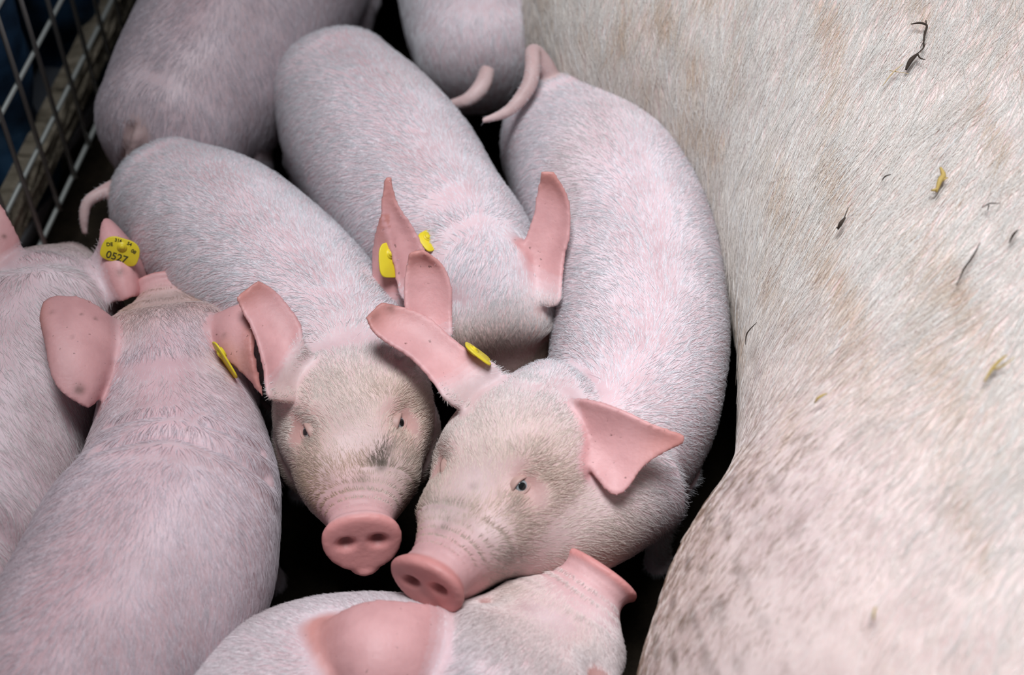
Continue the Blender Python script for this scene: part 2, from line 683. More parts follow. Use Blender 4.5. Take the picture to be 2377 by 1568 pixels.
    if creases:
        b0 = BVHTree.FromPolygons([tuple(v) for v in V], [tuple(p.vertices) for p in me.polygons])
        for pts, wd, dp in creases:
            Q = catmull([[*q] for q in pts], 14)
            hp = []
            for q in Q:
                h = b0.ray_cast(CAMPOS, (px(q[0], q[1], 0) - CAMPOS).normalized())[0]
                if h is not None:
                    hp.append(h)
            if len(hp) < 3:
                continue
            D = np.full(len(V), 9.)
            for q in hp:
                D = np.minimum(D, np.linalg.norm(V - np.array(q), axis=1))
            V = V + get_n(me) * (-dp * np.exp(-(D / wd) ** 2) + dp * .55 * np.exp(-((D - 2.2 * wd) / (1.1 * wd)) ** 2))[:, None]
        set_v(me, V)
    N = get_n(me)
    # ---- colours
    sp = np.concatenate([P, [hd.w(q, 0, 0) for q in np.linspace(.1, 1, 12)]])
    st = np.concatenate([T, [hd.T] * 12])
    near = np.zeros(len(V), int); best = np.full(len(V), 9.)
    for i, p in enumerate(sp):
        d = np.linalg.norm(V - p, axis=1)
        k = d < best
        near[k] = i; best[k] = d[k]
    fw = st[near]
    fw = norm(fw)
    onhead = sstep(x + .10 * noise3(V, 30, seed + 4), -.12, .42) * (1 - sstep(np.sqrt(y ** 2 + z ** 2), .12, .18)) * (1 - ew)
    midline = np.exp(-((np.abs(N[:, 2]) - 1) / .05) ** 2) * (N[:, 2] > 0)
    skin = C_SKIN * np.ones((len(V), 1))
    pk = np.clip(pink + .55 * midline + .25 * noise3(V, 16, seed + 5), 0, 1)[:, None]
    skin = skin * (1 - pk) + C_PINK * pk
    hs = (beige * onhead * .62)[:, None]
    skin = skin * (1 - hs) + np.array((.66, .46, .40)) * hs
    sn = (sstep(x + .05 * noise3(V, 60, seed + 2), .68, .88) * inh)[:, None]
    skin = skin * (1 - sn) + np.array((0.69, 0.41, 0.41)) * sn
    ds = (sstep(x, .935, .96) * inh)[:, None]
    skin = skin * (1 - ds) + C_DISC * ds
    ec = C_EAR * (1 - sstep(et, .55, 1)[:, None]) + C_EARTIP * sstep(et, .55, 1)[:, None]
    skin = skin * (1 - ew[:, None]) + ec * ew[:, None]
    skin = skin * (1 - tw[:, None] * .5) + np.array((.55, .36, .30)) * tw[:, None] * .5
    for sgn in (-1, 1):
        dd = np.sqrt(((x - eyex) * hd.L) ** 2 + (y - sgn * .058) ** 2 + ((z - .045) * .8) ** 2)
        k = (np.exp(-(dd / .030) ** 2) * inh)[:, None] * .75
        skin = skin * (1 - k) + np.array((.52, .26, .22)) * k
        nk = np.exp(-(((y - sgn * .0165) / .0075) ** 2 + ((z + .002) / .006) ** 2) ** 1.3)[:, None] * (inh & (x > .95))[:, None]
        skin = skin * (1 - .55 * nk) + np.array((.10, .03, .025)) * .55 * nk
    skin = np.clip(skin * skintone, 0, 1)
    dw = np.zeros(len(V))
    bv = BVHTree.FromPolygons([tuple(v) for v in V], [tuple(p.vertices) for p in me.polygons])
    me_tags = []
    for q in dirt:
        d = px(q[0], q[1], 0.0) - CAMPOS
        hit = bv.ray_cast(CAMPOS, d.normalized())[0]
        if hit is not None:
            dx = np.linalg.norm(V - np.array(hit), axis=1)
            rr_ = q[2] * mpp(hit)
            dw = np.maximum(dw, q[3] * np.exp(-(dx / rr_) ** 2))
    # muddy muzzle
    dw = np.maximum(dw, .38 * beige * np.exp(-((x - .70) / .07) ** 2) * sstep(noise3(V, 60, seed + 9), -.2, .7) * inh * (z > -.02))
    for nm, arr in (('dirt', dw), ('ear', ew)):
        at = me.attributes.new(nm, 'FLOAT', 'POINT'); at.data.foreach_set('value', arr.astype(np.float32))
    at = me.attributes.new('skin', 'FLOAT_COLOR', 'POINT')
    at.data.foreach_set('color', np.concatenate([skin, np.ones((len(V), 1))], 1).astype(np.float32).ravel())
    me.polygons.foreach_set('use_smooth', [True] * len(me.polygons))
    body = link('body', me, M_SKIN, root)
    # ---- fur
    me.calc_loop_triangles()
    tris = np.empty(len(me.loop_triangles) * 3, int); me.loop_triangles.foreach_get('vertices', tris)
    tris = tris.reshape(-1, 3)
    dn = np.array((0, 0, -1.0))
    side = 1.15 * (1 - .55 * onhead) * (1 - sstep(-fw[:, 2], .25, .6))
    dirs = -fw * .62 + dn * side[:, None]
    flow = noise3(V, 11, seed + 3)
    dirs = dirs + np.cross(N, fw) * (.25 * flow)[:, None]
    dens = (1 - .93 * ew) * (1 - .80 * tw) * (1 - sstep(x, .80, .91) * inh)
    dens = dens * (1 + 2.2 * onhead)
    ln = flen * (1 - .28 * onhead) * (1 - .6 * sstep(x, .66, .90) * inh) * (1 - .6 * ew) * (1 - .6 * tw) * (1 - .55 * en)
    tint = H_WHITE * np.ones((len(V), 1))
    bw = np.clip(beige * onhead * (.75 + .35 * noise3(V, 26, seed + 6)) + beige * .30 * sstep(noise3(V, 18, seed + 8), .35, 1), 0, 1)[:, None]
    tint = tint * (1 - bw) + H_BEIGE * bw
    db = np.clip(beige * onhead * sstep(x, .42, .7) * .55 * (1 + noise3(V, 50, seed + 7)), 0, 1)[:, None]
    tint = tint * (1 - db) + H_DIRT * db
    dw = np.clip(dw, 0, 1)
    tint = tint * (1 - .85 * dw[:, None]) + np.array((.10, .07, .05)) * .85 * dw[:, None]
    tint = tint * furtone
    nfur = int(nfur * 1.35)
    if nfur:
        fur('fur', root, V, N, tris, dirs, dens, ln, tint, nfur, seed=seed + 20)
    # ---- eyes
    for sgn in eyes:
        q = hd.w(eyex, sgn * .058, .042)
        d = norm(hd.S * sgn * .80 + hd.U * .62 + hd.T * .22)
        h = bv.ray_cast(Vector(q + d * .05), Vector(-d))[0]
        if h is None:
            continue
        c = Vector(np.array(h) - d * .0078)
        make_eye(root, c, d, hd)
    BODIES[id(root)] = bv
    root['_'] = 0
    del root['_']
    return root, bv, hd


def make_eye(root, c, d, hd):
    r = .0105
    mb = MB(); mb.ellipsoid((0, 0, 0), np.eye(3) * r, 24, 16)
    me = mb.mesh('eye')
    me.polygons.foreach_set('use_smooth', [True] * len(me.polygons))
    o = link('eye', me, M_EYE)
    look = Vector(norm(d * .9 - hd.U * .12 + hd.T * .15))
    rot = look.to_track_quat('Z', 'Y').to_matrix().to_4x4()
    o.parent = root
    o.matrix_parent_inverse = Matrix.Translation(-root.location)
    o.matrix_basis = Matrix.Translation(c) @ rot
    # lids: shells of a slightly larger sphere, split along the head axis
    zax = np.array(look)
    xax = norm(hd.T - zax * np.dot(hd.T, zax))
    yax = np.cross(zax, xax)
    if np.dot(yax, hd.U) < 0:
        yax = -yax
    for up in (1, -1):
        lm = MB()
        rr = []
        n = 20
        op = .46 if up > 0 else .46          # opening
        for ro in (1.07, 1.25):
            pass
        rows = []
        for j in range(9):
            row = []
            for i in range(n):
                a = math.pi * i / (n - 1)               # corner to corner
                e0 = op * math.sin(a)                   # lid edge
                b = e0 + (1.75 - e0) * j / 8
                # direction: great arcs about the x axis
                v = np.array((math.cos(a), math.sin(a) * math.sin(b), math.sin(a) * math.cos(b)))
                rad = r * (1.06 + .10 * math.exp(-((b - e0) / .25) ** 2) - .05 * (j == 0))
                row.append(np.array(c) + rad * (v[0] * xax * 1.12 + v[1] * yax * up + v[2] * zax))
            rows.append(row)
        v = [p for q in rows for p in q]
        f = [(j * n + i, j * n + i + 1, (j + 1) * n + i + 1, (j + 1) * n + i) for j in range(8) for i in range(n - 1)]
        lm.add(v, f)
        lo = lm.build('eyelid', M_LID, None)
        so = lo.modifiers.new('thick', 'SOLIDIFY'); so.thickness = .0016; so.offset = 1
        lo.parent = o
        lo.matrix_parent_inverse = (Matrix.Translation(c) @ rot).inverted()
# ------------------------------------------------------------------ the nine animals
def E(zb, zt, *rows):
    """ear rows (Lx, Ly, Rx, Ry) from base to tip with heights running zb -> zt"""
    n = len(rows)
    out = []
    for i, r in enumerate(rows):
        z = zb + (zt - zb) * i / (n - 1)
        out.append((r[0], r[1], z, r[2], r[3], z))
    return out


def jowl1(mb, hd):
    mb.tube([px(1155, 1275, .287), px(1245, 1225, .282), px(1350, 1165, .272), px(1440, 1080, .264)], [.042, .064, .078, .090], 6, 24)


# the piglet that lies against the sow, head towards the camera
P1, BV1, HD1 = pig(
    "pale piglet pressed along the sow, one pink ear flopped out, snout on another back",
    [(1318, 335, .255, 160), (1385, 430, .265, 200), (1445, 560, .268, 212), (1478, 700, .268, 210), (1482, 840, .265, 208),
     (1450, 970, .262, 205), (1395, 1050, .270, 185), (1320, 1070, .28, 165)],
    ((1272, 995, .305), (985, 1356, .335)),
    ears=[(E(.375, .41, (1040, 935, 1165, 850), (1000, 880, 1095, 818), (950, 828, 1040, 775), (900, 797, 990, 733), (865, 768, 930, 711), (851, 735, 885, 700)), -.012),
          ([(1308, 930, .375, 1318, 1010, .36), (1365, 928, .40, 1365, 1085, .36), (1440, 950, .405, 1432, 1152, .35), (1515, 985, .40, 1505, 1075, .37), (1592, 1012, .39, 1588, 1030, .385)], -.014)],
    tail=[(1292, 235, .30, 30), (1270, 165, .345, 27), (1238, 120, .375, 24), (1236, 160, .375, 24), (1224, 205, .365, 22), (1180, 258, .35, 17), (1118, 281, .34, 9)],
    eyes=(-1, 1), hroll=-.34, eyex=.50, hk=1.03, beige=.8, extra=jowl1, soften=[(1270, 1255, .31, .055), (1345, 1180, .30, .05), (1205, 1310, .31, .04)], tilt=.02, seed=1, vox=.0026, nfur=75000,
    dirt=[(905, 715, 14, .6), (870, 735, 14, .5), (1100, 1130, 14, .35), (1160, 1150, 10, .35), (1030, 1225, 24, .45), (1050, 1190, 55, .25), (1130, 1270, 45, .22), (1180, 1330, 50, .25), (1290, 1270, 55, .2), (1190, 1180, 22, .3), (1510, 990, 3, .8)])

P2, BV2, HD2 = pig(
    "piglet facing the camera, both eyes showing, black smudge between its eyes",
    [(405, 480, .25, 150), (500, 550, .265, 190), (600, 640, .268, 205), (700, 735, .268, 200), (775, 815, .268, 185), (815, 880, .27, 170)],
    ((815, 880, .28), (840, 1258, .305)),
    ears=[(E(.37, .41, (628, 930, 715, 800), (612, 850, 695, 745), (588, 770, 662, 700), (560, 718, 635, 672), (551, 690, 600, 651)), -.014),
          (E(.37, .44, (965, 810, 1042, 800), (945, 745, 1048, 722), (938, 680, 1048, 668), (942, 625, 1030, 620), (952, 588, 985, 583)), -.012)],
    tail=[(275, 430, .285, 24), (235, 448, .29, 20), (203, 470, .285, 18), (195, 505, .27, 16), (198, 545, .25, 10)],
    eyes=(-1, 1), tilt=-.22, eyex=.46, seed=2, vox=.0026, nfur=75000,
    dirt=[(882, 1072, 24, 1.5), (892, 1046, 19, 1.4), (840, 1120, 35, .4), (800, 1125, 20, .4), (680, 1050, 14, .4), (755, 1105, 45, .28), (935, 1085, 45, .3), (965, 1150, 45, .35), (690, 1120, 45, .25), (650, 1010, 30, .2)])

P3, BV3, HD3 = pig(
    "head-down piglet mid huddle with a yellow tag in one upright ear",
    [(790, 230, .26, 160), (850, 320, .265, 192), (920, 420, .268, 205), (990, 520, .268, 198), (1060, 600, .272, 185), (1100, 650, .285, 170)],
    ((1130, 660, .30), (1168, 965, .17)),
    ears=[(E(.34, .44, (940, 705, 1005, 670), (918, 625, 993, 602), (900, 550, 962, 532), (885, 480, 925, 478), (895, 410, 906, 410)), -.012),
          (E(.315, .405, (878, 712, 950, 705), (865, 630, 930, 640), (869, 560, 908, 570), (884, 500, 896, 505)), .008),
          (E(.335, .43, (1180, 655, 1295, 715), (1213, 570, 1308, 610), (1237, 500, 1324, 530), (1247, 440, 1318, 460), (1257, 400, 1285, 400)), -.012)],
    seed=3, nfur=65000, beige=1.25)

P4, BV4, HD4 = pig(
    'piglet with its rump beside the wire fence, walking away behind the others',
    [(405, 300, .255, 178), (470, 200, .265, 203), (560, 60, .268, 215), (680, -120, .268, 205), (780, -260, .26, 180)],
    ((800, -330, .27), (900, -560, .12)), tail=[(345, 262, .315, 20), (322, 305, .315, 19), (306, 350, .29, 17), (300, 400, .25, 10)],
    seed=4, nfur=45000, furtone=np.array((.72, .655, .68)), skintone=.80, creases=[([(305, 300), (292, 350), (285, 410)], .006, .003)], generic_ears=True, vox=.0034, beige=.1)  # fur and skin tones lowered to paint in the shade over this piglet

P5, BV5, HD5 = pig(
    "piglet seen from behind at the far end, thin tail swung sideways, next to the sow",
    [(1112, 120, .25, 148), (1102, 40, .258, 167), (1092, -80, .262, 175), (1085, -250, .262, 170), (1080, -360, .26, 150)],
    ((1078, -420, .27), (1070, -680, .12)), tail=[(1132, 160, .30, 24), (1118, 200, .295, 24), (1085, 232, .285, 18), (1038, 243, .275, 10)],
    seed=5, nfur=35000, generic_ears=True, vox=.0034, beige=.1)

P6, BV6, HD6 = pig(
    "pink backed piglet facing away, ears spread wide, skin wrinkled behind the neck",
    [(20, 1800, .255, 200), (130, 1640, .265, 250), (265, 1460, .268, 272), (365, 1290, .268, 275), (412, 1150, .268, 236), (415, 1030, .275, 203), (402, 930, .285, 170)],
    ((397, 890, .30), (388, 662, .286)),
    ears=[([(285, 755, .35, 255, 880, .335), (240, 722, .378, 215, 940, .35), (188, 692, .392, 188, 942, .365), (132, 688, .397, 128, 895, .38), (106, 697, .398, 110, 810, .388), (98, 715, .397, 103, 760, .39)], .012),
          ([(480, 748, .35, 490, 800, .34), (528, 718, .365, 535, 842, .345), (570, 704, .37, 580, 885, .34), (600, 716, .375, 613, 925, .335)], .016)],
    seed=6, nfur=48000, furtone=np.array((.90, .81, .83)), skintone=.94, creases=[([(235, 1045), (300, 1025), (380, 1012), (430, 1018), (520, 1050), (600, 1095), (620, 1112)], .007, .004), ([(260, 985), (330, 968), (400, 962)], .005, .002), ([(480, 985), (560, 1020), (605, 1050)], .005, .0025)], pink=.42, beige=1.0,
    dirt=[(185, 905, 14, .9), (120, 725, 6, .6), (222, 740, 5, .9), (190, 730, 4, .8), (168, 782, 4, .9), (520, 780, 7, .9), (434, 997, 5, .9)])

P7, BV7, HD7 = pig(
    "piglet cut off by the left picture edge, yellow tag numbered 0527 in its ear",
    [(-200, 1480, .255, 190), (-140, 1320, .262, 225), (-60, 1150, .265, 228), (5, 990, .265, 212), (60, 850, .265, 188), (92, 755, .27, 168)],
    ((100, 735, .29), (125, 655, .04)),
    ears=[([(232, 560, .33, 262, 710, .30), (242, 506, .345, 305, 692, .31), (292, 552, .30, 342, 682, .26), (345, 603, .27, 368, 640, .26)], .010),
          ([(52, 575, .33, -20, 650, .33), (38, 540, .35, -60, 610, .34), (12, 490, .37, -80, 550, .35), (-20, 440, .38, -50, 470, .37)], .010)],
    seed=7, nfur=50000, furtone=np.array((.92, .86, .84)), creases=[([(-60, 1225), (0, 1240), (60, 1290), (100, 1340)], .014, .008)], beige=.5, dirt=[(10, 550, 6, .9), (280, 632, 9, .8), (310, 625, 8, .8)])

P8, BV8, HD8 = pig(
    "piglet at the bottom edge, big pink ear laid back, snout under a neighbour's jaw",
    [(430, 1900, .20, 200), (560, 1760, .205, 235), (700, 1660, .21, 240), (860, 1618, .215, 228), (1010, 1612, .225, 205), (1100, 1625, .235, 185)],
    ((1160, 1650, .25), (1396, 1326, .285)),
    ears=[([(1048, 1425, .300, 1000, 1590, .305), (965, 1402, .328, 930, 1610, .32), (862, 1397, .34, 850, 1618, .325), (782, 1428, .325, 780, 1575, .315), (719, 1478, .31, 725, 1512, .305)], .014),
          (E(.30, .27, (1340, 1600, 1420, 1600), (1350, 1660, 1450, 1650), (1380, 1730, 1460, 1710), (1430, 1790, 1460, 1780)), .010)],
    seed=8, nfur=65000, beige=.38, furtone=np.array((1.04, .97, .96)), hk=1.12, tilt=-.05)


# ------------------------------------------------------------------ the sow
def make_sow():
    lefts = [(-700, 1150), (-350, 1200), (0, 1265), (170, 1312), (330, 1500), (500, 1645), (700, 1700), (900, 1712), (1050, 1690), (1160, 1650), (1300, 1555), (1450, 1500), (1600, 1475), (1900, 1500), (2300, 1600)]
    root = empty('sow', (0.62, 0, 0), 'huge cream coated sow filling one side, straw bits caught in her coat', 'pig')
    mb = MB()
    rows = []
    for y, lx in lefts:
        p = px(lx, y, .30)
        cx = .60 - .10 * sstep(p.y, .5, 1.4) - .04 * sstep(-p.y, .3, .9)
        rows.append((cx, p.y, .30, cx - p.x))
    A = catmull(rows, 8)
    # soften the waist a little
    w = A[:, 3].copy()
    for _ in range(6):
        w[1:-1] = .25 * w[:-2] + .5 * w[1:-1] + .25 * w[2:]
    A[:, 3] = w
    P = A[:, :3]
    rr = []
    def put(c, hl, f):
        a = np.arange(64) / 64 * 2 * math.pi
        ca, sa = np.cos(a), np.sin(a)
        x = np.where(ca < 0, ca * hl, ca * .42) * f
        z = np.where(sa > 0, sa * .30, sa * .29) * f
        q = np.zeros((64, 3)); q[:, 0] = x; q[:, 2] = z
        rr.append(np.array(c) + q)
    e0, e1 = P[0], P[-1]
    dy0 = np.sign(P[0][1] - P[1][1]); 
    for q in np.linspace(1, .08, 8):
        put(e0 + np.array((0, dy0 * .30 * math.sin(q * math.pi / 2), 0)), A[0, 3], max(.05, math.cos(q * math.pi / 2)))
    for i in range(len(A)):
        put(P[i], A[i, 3], 1)
    for q in np.linspace(.08, 1, 8):
        put(e1 - np.array((0, dy0 * .25 * math.sin(q * math.pi / 2), 0)), A[-1, 3], max(.05, math.cos(q * math.pi / 2)))
    mb.rings(rr)
    # ham and shoulder masses
    mb.ellipsoid(px(1640, 20, .30), [(.26, 0, 0), (0, .30, 0), (0, 0, .27)], 32, 24)
    # head and ears far up the pen, outside the picture
    mb.tube([(.45, 1.55, .34), (.42, 1.85, .32), (.40, 2.1, .26), (.39, 2.28, .22)], [.26, .21, .14, .10], 5, 28)
    for s in (-1, 1):
        mb.tube([(.42 + s * .12, 1.85, .44), (.42 + s * .2, 1.9, .50), (.42 + s * .24, 2.0, .50), (.42 + s * .25, 2.12, .44)], [.05, .06, .05, .01], 4, 12)
        mb.tube([(.62 + s * .2, 1.1 if s > 0 else 1.3, .12), (.60 + s * .25, 1.4, .06), (.60 + s * .25, 1.62, .04)], [.10, .06, .045], 4, 14)
    me = remesh(mb, .006, 'body')
    V = get_v(me)
    V = smooth(me, V, 60, np.full(len(V), .6))
    set_v(me, V)
    N = get_n(me)
    V = V + N * (noise3(V, 9, 3) * .006 + noise3(V, 22, 4) * .0025)[:, None]
    set_v(me, V)
    N = get_n(me)
    pp = project(V)
    # mud specks on the haunch (a patch of the animal, fixed in the place)
    c0 = np.array(px(1560, 1500, .3))
    dd = np.linalg.norm((V - c0) * np.array((1.0, .8, .8)), axis=1)
    spot = sstep(-dd, -.26, -.07) * sstep(noise3(V, 200, 12), .15, .8) * .75
    skin = np.array((.82, .66, .64)) * np.ones((len(V), 1))
    pk = np.clip(.3 + .4 * noise3(V, 15, 6), 0, 1)[:, None]
    skin = skin * (1 - pk) + np.array((.82, .64, .58)) * pk
    for nm, arr in (('dirt', spot), ('ear', spot * 0)):
        at = me.attributes.new(nm, 'FLOAT', 'POINT'); at.data.foreach_set('value', arr.astype(np.float32))
    at = me.attributes.new('skin', 'FLOAT_COLOR', 'POINT')
    at.data.foreach_set('color', np.concatenate([skin, np.ones((len(V), 1))], 1).astype(np.float32).ravel())
    me.polygons.foreach_set('use_smooth', [True] * len(me.polygons))
    link('body', me, M_SOW, root)
    me.calc_loop_triangles()
    tris = np.empty(len(me.loop_triangles) * 3, int); me.loop_triangles.foreach_get('vertices', tris)
    tris = tris.reshape(-1, 3)
    # coat runs back to the tail and down the flank
    c1 = np.array(px(1700, 1000, .35))
    q = V - c1
    pull = np.exp(-(np.linalg.norm(q[:, :2], axis=1) / .42) ** 2)
    dirs = np.array((-.16, -1.0, 0)) - np.array((1, 0, 0)) * (pull * .9)[:, None] + np.array((0, 0, -.55))
    dirs = dirs + np.array((1, 0, 0)) * (noise3(V, 12, 8) * .22)[:, None]
    ham = sstep(-V[:, 1], .38, .62)
    length = .036 * (1 - .55 * ham)
    dens = np.ones(len(V)) * (1 - .45 * ham)
    tint = np.array((.91, .86, .815)) * np.ones((len(V), 1))
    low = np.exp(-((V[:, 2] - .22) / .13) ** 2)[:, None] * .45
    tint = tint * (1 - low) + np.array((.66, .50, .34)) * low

    def coat(p, ln, col, r):
        n = len(p)
        hm = sstep(-p[:, 1], .36, .62)
        # locks: narrow tan streaks, here and there strands that are nearly white
        st = noise3(p * np.array((1, .22, 1)), 120, 31) * .6 + noise3(p * np.array((1, .3, 1)), 40, 32) * .55 + r.normal(size=n) * .35
        k = (sstep(st, .25, 1.3) * .75)[:, None]
        col = col * (1 - k) + np.array((.72, .53, .38)) * k
        for (sx, sy, sz, sr, sk) in ((1770, 1000, .45, .11, .6), (1730, 1180, .42, .09, .5), (1960, 880, .55, .10, .3), (1420, 120, .45, .08, .35), (1600, 420, .45, .07, .25)):
            k = (sk * np.exp(-(np.linalg.norm(p - np.array(px(sx, sy, sz)), axis=1) / sr) ** 2) * sstep(st, -.6, .7))[:, None]
            col = col * (1 - k) + np.array((.70, .50, .33)) * k
        w_ = (r.random(n) < .10)[:, None]
        col = np.where(w_, np.array((.95, .945, .935)), col)
        # mud specks sit on the lower haunch next to the piglets
        dd_ = np.linalg.norm((p - c0) * np.array((1.0, .8, .8)), axis=1)
        far = sstep(p[:, 1] * -1, .30, .55)
        m = sstep(noise3(p, 1000, 41) + .5 * noise3(p, 150, 42) + 1.2 * sstep(-dd_, -.34, -.08), .75, 1.25) * np.maximum(sstep(-dd_, -.36, -.15), .35 * far)
        m = (m * .95)[:, None]
        col = col * (1 - m) + np.array((.27, .175, .12)) * m
        ln = ln * (1 - .72 * sstep(-dd_, -.42, -.15))
        pk_ = (.55 * sstep(-dd_, -.40, -.12) * (1 - m[:, 0]))[:, None]
        col = col * (1 - pk_) + np.array((.82, .68, .65)) * pk_
        ln = ln * np.where(r.random(n) < .04, 1.7, 1)
        return ln, col
    fur('fur', root, V, N, tris, dirs, dens, length, tint, 190000, rad=.00030, lift=.14, jit=.24, npt=6, seed=77, mod=coat)
    bv = BVHTree.FromPolygons([tuple(v) for v in V], [tuple(p.vertices) for p in me.polygons])
    return root, bv


SOW, BVS = make_sow()


# ------------------------------------------------------------------ ear tags
def ray(bv, x, y):
    d = (px(x, y, 0) - CAMPOS).normalized()
    return bv.ray_cast(CAMPOS, d)


def ear_tag(root, c, nrm, upd, w, h, text=None, label=None):
    """rounded plastic plate with a stud, its face along nrm"""
    n = Vector(norm(nrm)); u = Vector(norm(np.array(upd) - np.array(n) * np.dot(upd, n))); r = u.cross(n)
    c = Vector(c)
    mb = MB()
    pts = []
    for i in range(40):
        a = 2 * math.pi * i / 40
        ca, sa = math.cos(a), math.sin(a)
        e = 2 / 4.5
        x = math.copysign(abs(ca) ** e, ca) * w / 2
        y = math.copysign(abs(sa) ** e, sa) * h / 2
        if y > 0:
            x *= 1 - .30 * (y / (h / 2)) ** 2
        pts.append((x, y))
    th = .0011
    rings = []
    for z, f in ((-th, .96), (-th * .6, 1), (th * .6, 1), (th, .96)):
        rings.append(np.array([np.array(c + r * x * f + u * y * f + n * z) for x, y in pts]))
    mb.rings(rings)
    o = mb.build('ear_tag', M_TAG, root)
    if label:
        o['label'] = label
    st = MB()
    st.tube([c + u * h * .18 - n * .004, c + u * h * .18 + n * .0022], [.0062, .0058], 1, 20)
    st.tube([c + u * h * .18 + n * .002, c + u * h * .18 + n * .0034], [.0034, .003], 1, 16)
    so = st.build('stud', M_TAG, None)
    so.parent = o; so.matrix_parent_inverse = root_inv(root)
    if text:
        for t, sz, dx, dy, cv in text:
            f = bpy.data.curves.new('lettering', 'FONT')
            f.body = t; f.size = sz; f.align_x = 'CENTER'; f.align_y = 'CENTER'; f.extrude = .00025; f.offset = .00012
            tmp = bpy.data.objects.new('lettering_curve', f)
            COL.objects.link(tmp)
            dg = bpy.context.evaluated_depsgraph_get()
            fm = bpy.data.meshes.new_from_object(tmp.evaluated_get(dg), depsgraph=dg)
            bpy.data.objects.remove(tmp)
            fo = link('lettering', fm, None)
            fm.materials.clear(); fm.materials.append(M_INK)
            M = Matrix((r, u, n)).transposed().to_4x4()
            fo.parent = o
            fo.matrix_parent_inverse = root_inv(root)
            fo.matrix_basis = Matrix.Translation(c + r * dx + u * dy + n * (th + .0001)) @ M @ Matrix.Rotation(cv, 4, 'Z')
    return o


def root_inv(root):
    # the plate's own basis is identity, so world = root * inverse(root) * basis
    return Matrix.Identity(4)


tocam = -FWD
def face(a, b, c):
    """direction: a to the camera, b right, c picture-up"""
    return norm(np.array(tocam * a + RGT * b + UPV * c))


h = ray(BV7, 286, 584)[0]
ear_tag(P7, h + tocam * .012, face(.86, .15, -.35), face(-.1, .28, 1), .044, .031,
        text=[('0527', .0125, -.002, -.0085, 0), ('DE', .006, -.014, .004, .35), ('08', .006, .014, .004, -.3), ('316', .0055, -.006, .0115, .1), ('54', .0055, .007, .0115, -.12)], label='yellow plastic plate numbered 0527')
h = ray(BV3, 907, 605)[0]
ear_tag(P3, h + tocam * .005, face(.72, .62, .1), face(-.1, -.12, 1), .032, .040)
h = ray(BV3, 985, 575)[0]
ear_tag(P3, h + Vector(face(.0, .5, .7)) * .010, face(.75, .45, .5), face(.2, -.4, 1), .026, .026)
h = ray(BV1, 1100, 845)[0]
ear_tag(P1, h + Vector(face(-.1, .35, .9)) * .012, face(.15, .6, .75), face(.2, -.8, .6), .034, .034)
h = ray(BV6, 535, 830)[0]
ear_tag(P6, h + Vector(face(.55, -.6, -.3)) * .008, face(.30, -.75, -.5), face(.3, -.55, .8), .030, .046)

# ------------------------------------------------------------------ floor
def floor_material():
    m, nt, b = mat('pen_floor', rough=.9, spec=.15)
    tc = nd(nt, 'ShaderNodeTexCoord')
    n = nd(nt, 'ShaderNodeTexNoise', Scale=24.0, Detail=8.0, Roughness=.7)
    nt.links.new(tc.outputs['Object'], n.inputs['Vector'])
    r = ramp(nt, n.outputs[0], [(.3, (.010, .007, .005)), (.6, (.035, .025, .016)), (.8, (.08, .06, .035))])
    nt.links.new(r.outputs[0], b.inputs['Base Color'])
    bp = nd(nt, 'ShaderNodeBump', Strength=.8, Distance=.02)
    nt.links.new(n.outputs[0], bp.inputs['Height'])
    nt.links.new(bp.outputs[0], b.inputs['Normal'])
    return m


mb = MB()
mb.box((0, .8, -.03), (2.6, 0, 0), (0, 2.8, 0), (0, 0, .03))
tag(mb.build('floor', floor_material(), smooth=False), kind='structure')

M_LIGHT_BLOCK, _nt, _b = mat('light_block_boards', (.045, .036, .028), .9, .1)
_tc = nd(_nt, 'ShaderNodeTexCoord')
_w = nd(_nt, 'ShaderNodeTexWave', Scale=3.2, Distortion=1.5, Detail=3.0)
_nt.links.new(_tc.outputs['Object'], _w.inputs['Vector'])
_r = ramp(_nt, _w.outputs[0], [(.0, (.012, .010, .008)), (.2, (.05, .04, .03)), (1, (.065, .052, .04))])
_nt.links.new(_r.outputs[0], _b.inputs['Base Color'])
mb = MB(); mb.box((-2.0, .8, 1.3), (.03, 0, 0), (0, 2.8, 0), (0, 0, 1.3))  # unseen dark wall, added to cut the fill light from the left
tag(mb.build('light_block_left', M_LIGHT_BLOCK, smooth=False), kind='structure')
mb = MB(); mb.box((0.3, 3.6, 1.3), (2.3, 0, 0), (0, .03, 0), (0, 0, 1.3))  # second unseen wall, added to dim ambient light from behind
tag(mb.build('light_block_back', M_LIGHT_BLOCK, smooth=False), kind='structure')

# ------------------------------------------------------------------ fence, board
M_WIRE = mat('galvanised_wire', (.36, .37, .35), .6, .4, .5)[0]
Fa, Fb = np.array(px(132, 486, .10)), np.array(px(201, 339, .10))
fd = Fb - Fa; cell = np.linalg.norm(fd) / 2; fd = fd / np.linalg.norm(fd)
cellh = .115
fn = np.cross(fd, (0, 0, 1)); fn /= np.linalg.norm(fn)      # towards the pigs
FENCE = empty('wire_fence', (float(Fa[0]), float(Fa[1]), 0), 'welded grey wire mesh panel standing in front of the rough plank', 'fence')
n_v, n_h = 36, 7
for i in range(-12, n_v - 12):
    mb = MB()
    p = Fa + fd * cell * i + fn * .0045
    mb.tube([p, p + np.array((0, 0, cellh * (n_h - 1)))], [.0034, .0034], 1, 10)
    mb.build('upright_wire', M_WIRE, FENCE)
for j in range(n_h):
    mb = MB()
    p = Fa + fd * cell * -12.4 + np.array((0, 0, cellh * j))
    q = Fa + fd * cell * (n_v - 12.6) + np.array((0, 0, cellh * j))
    mb.tube([p, q], [.0036, .0036], 1, 10)
    mb.build('level_wire', M_WIRE, FENCE)


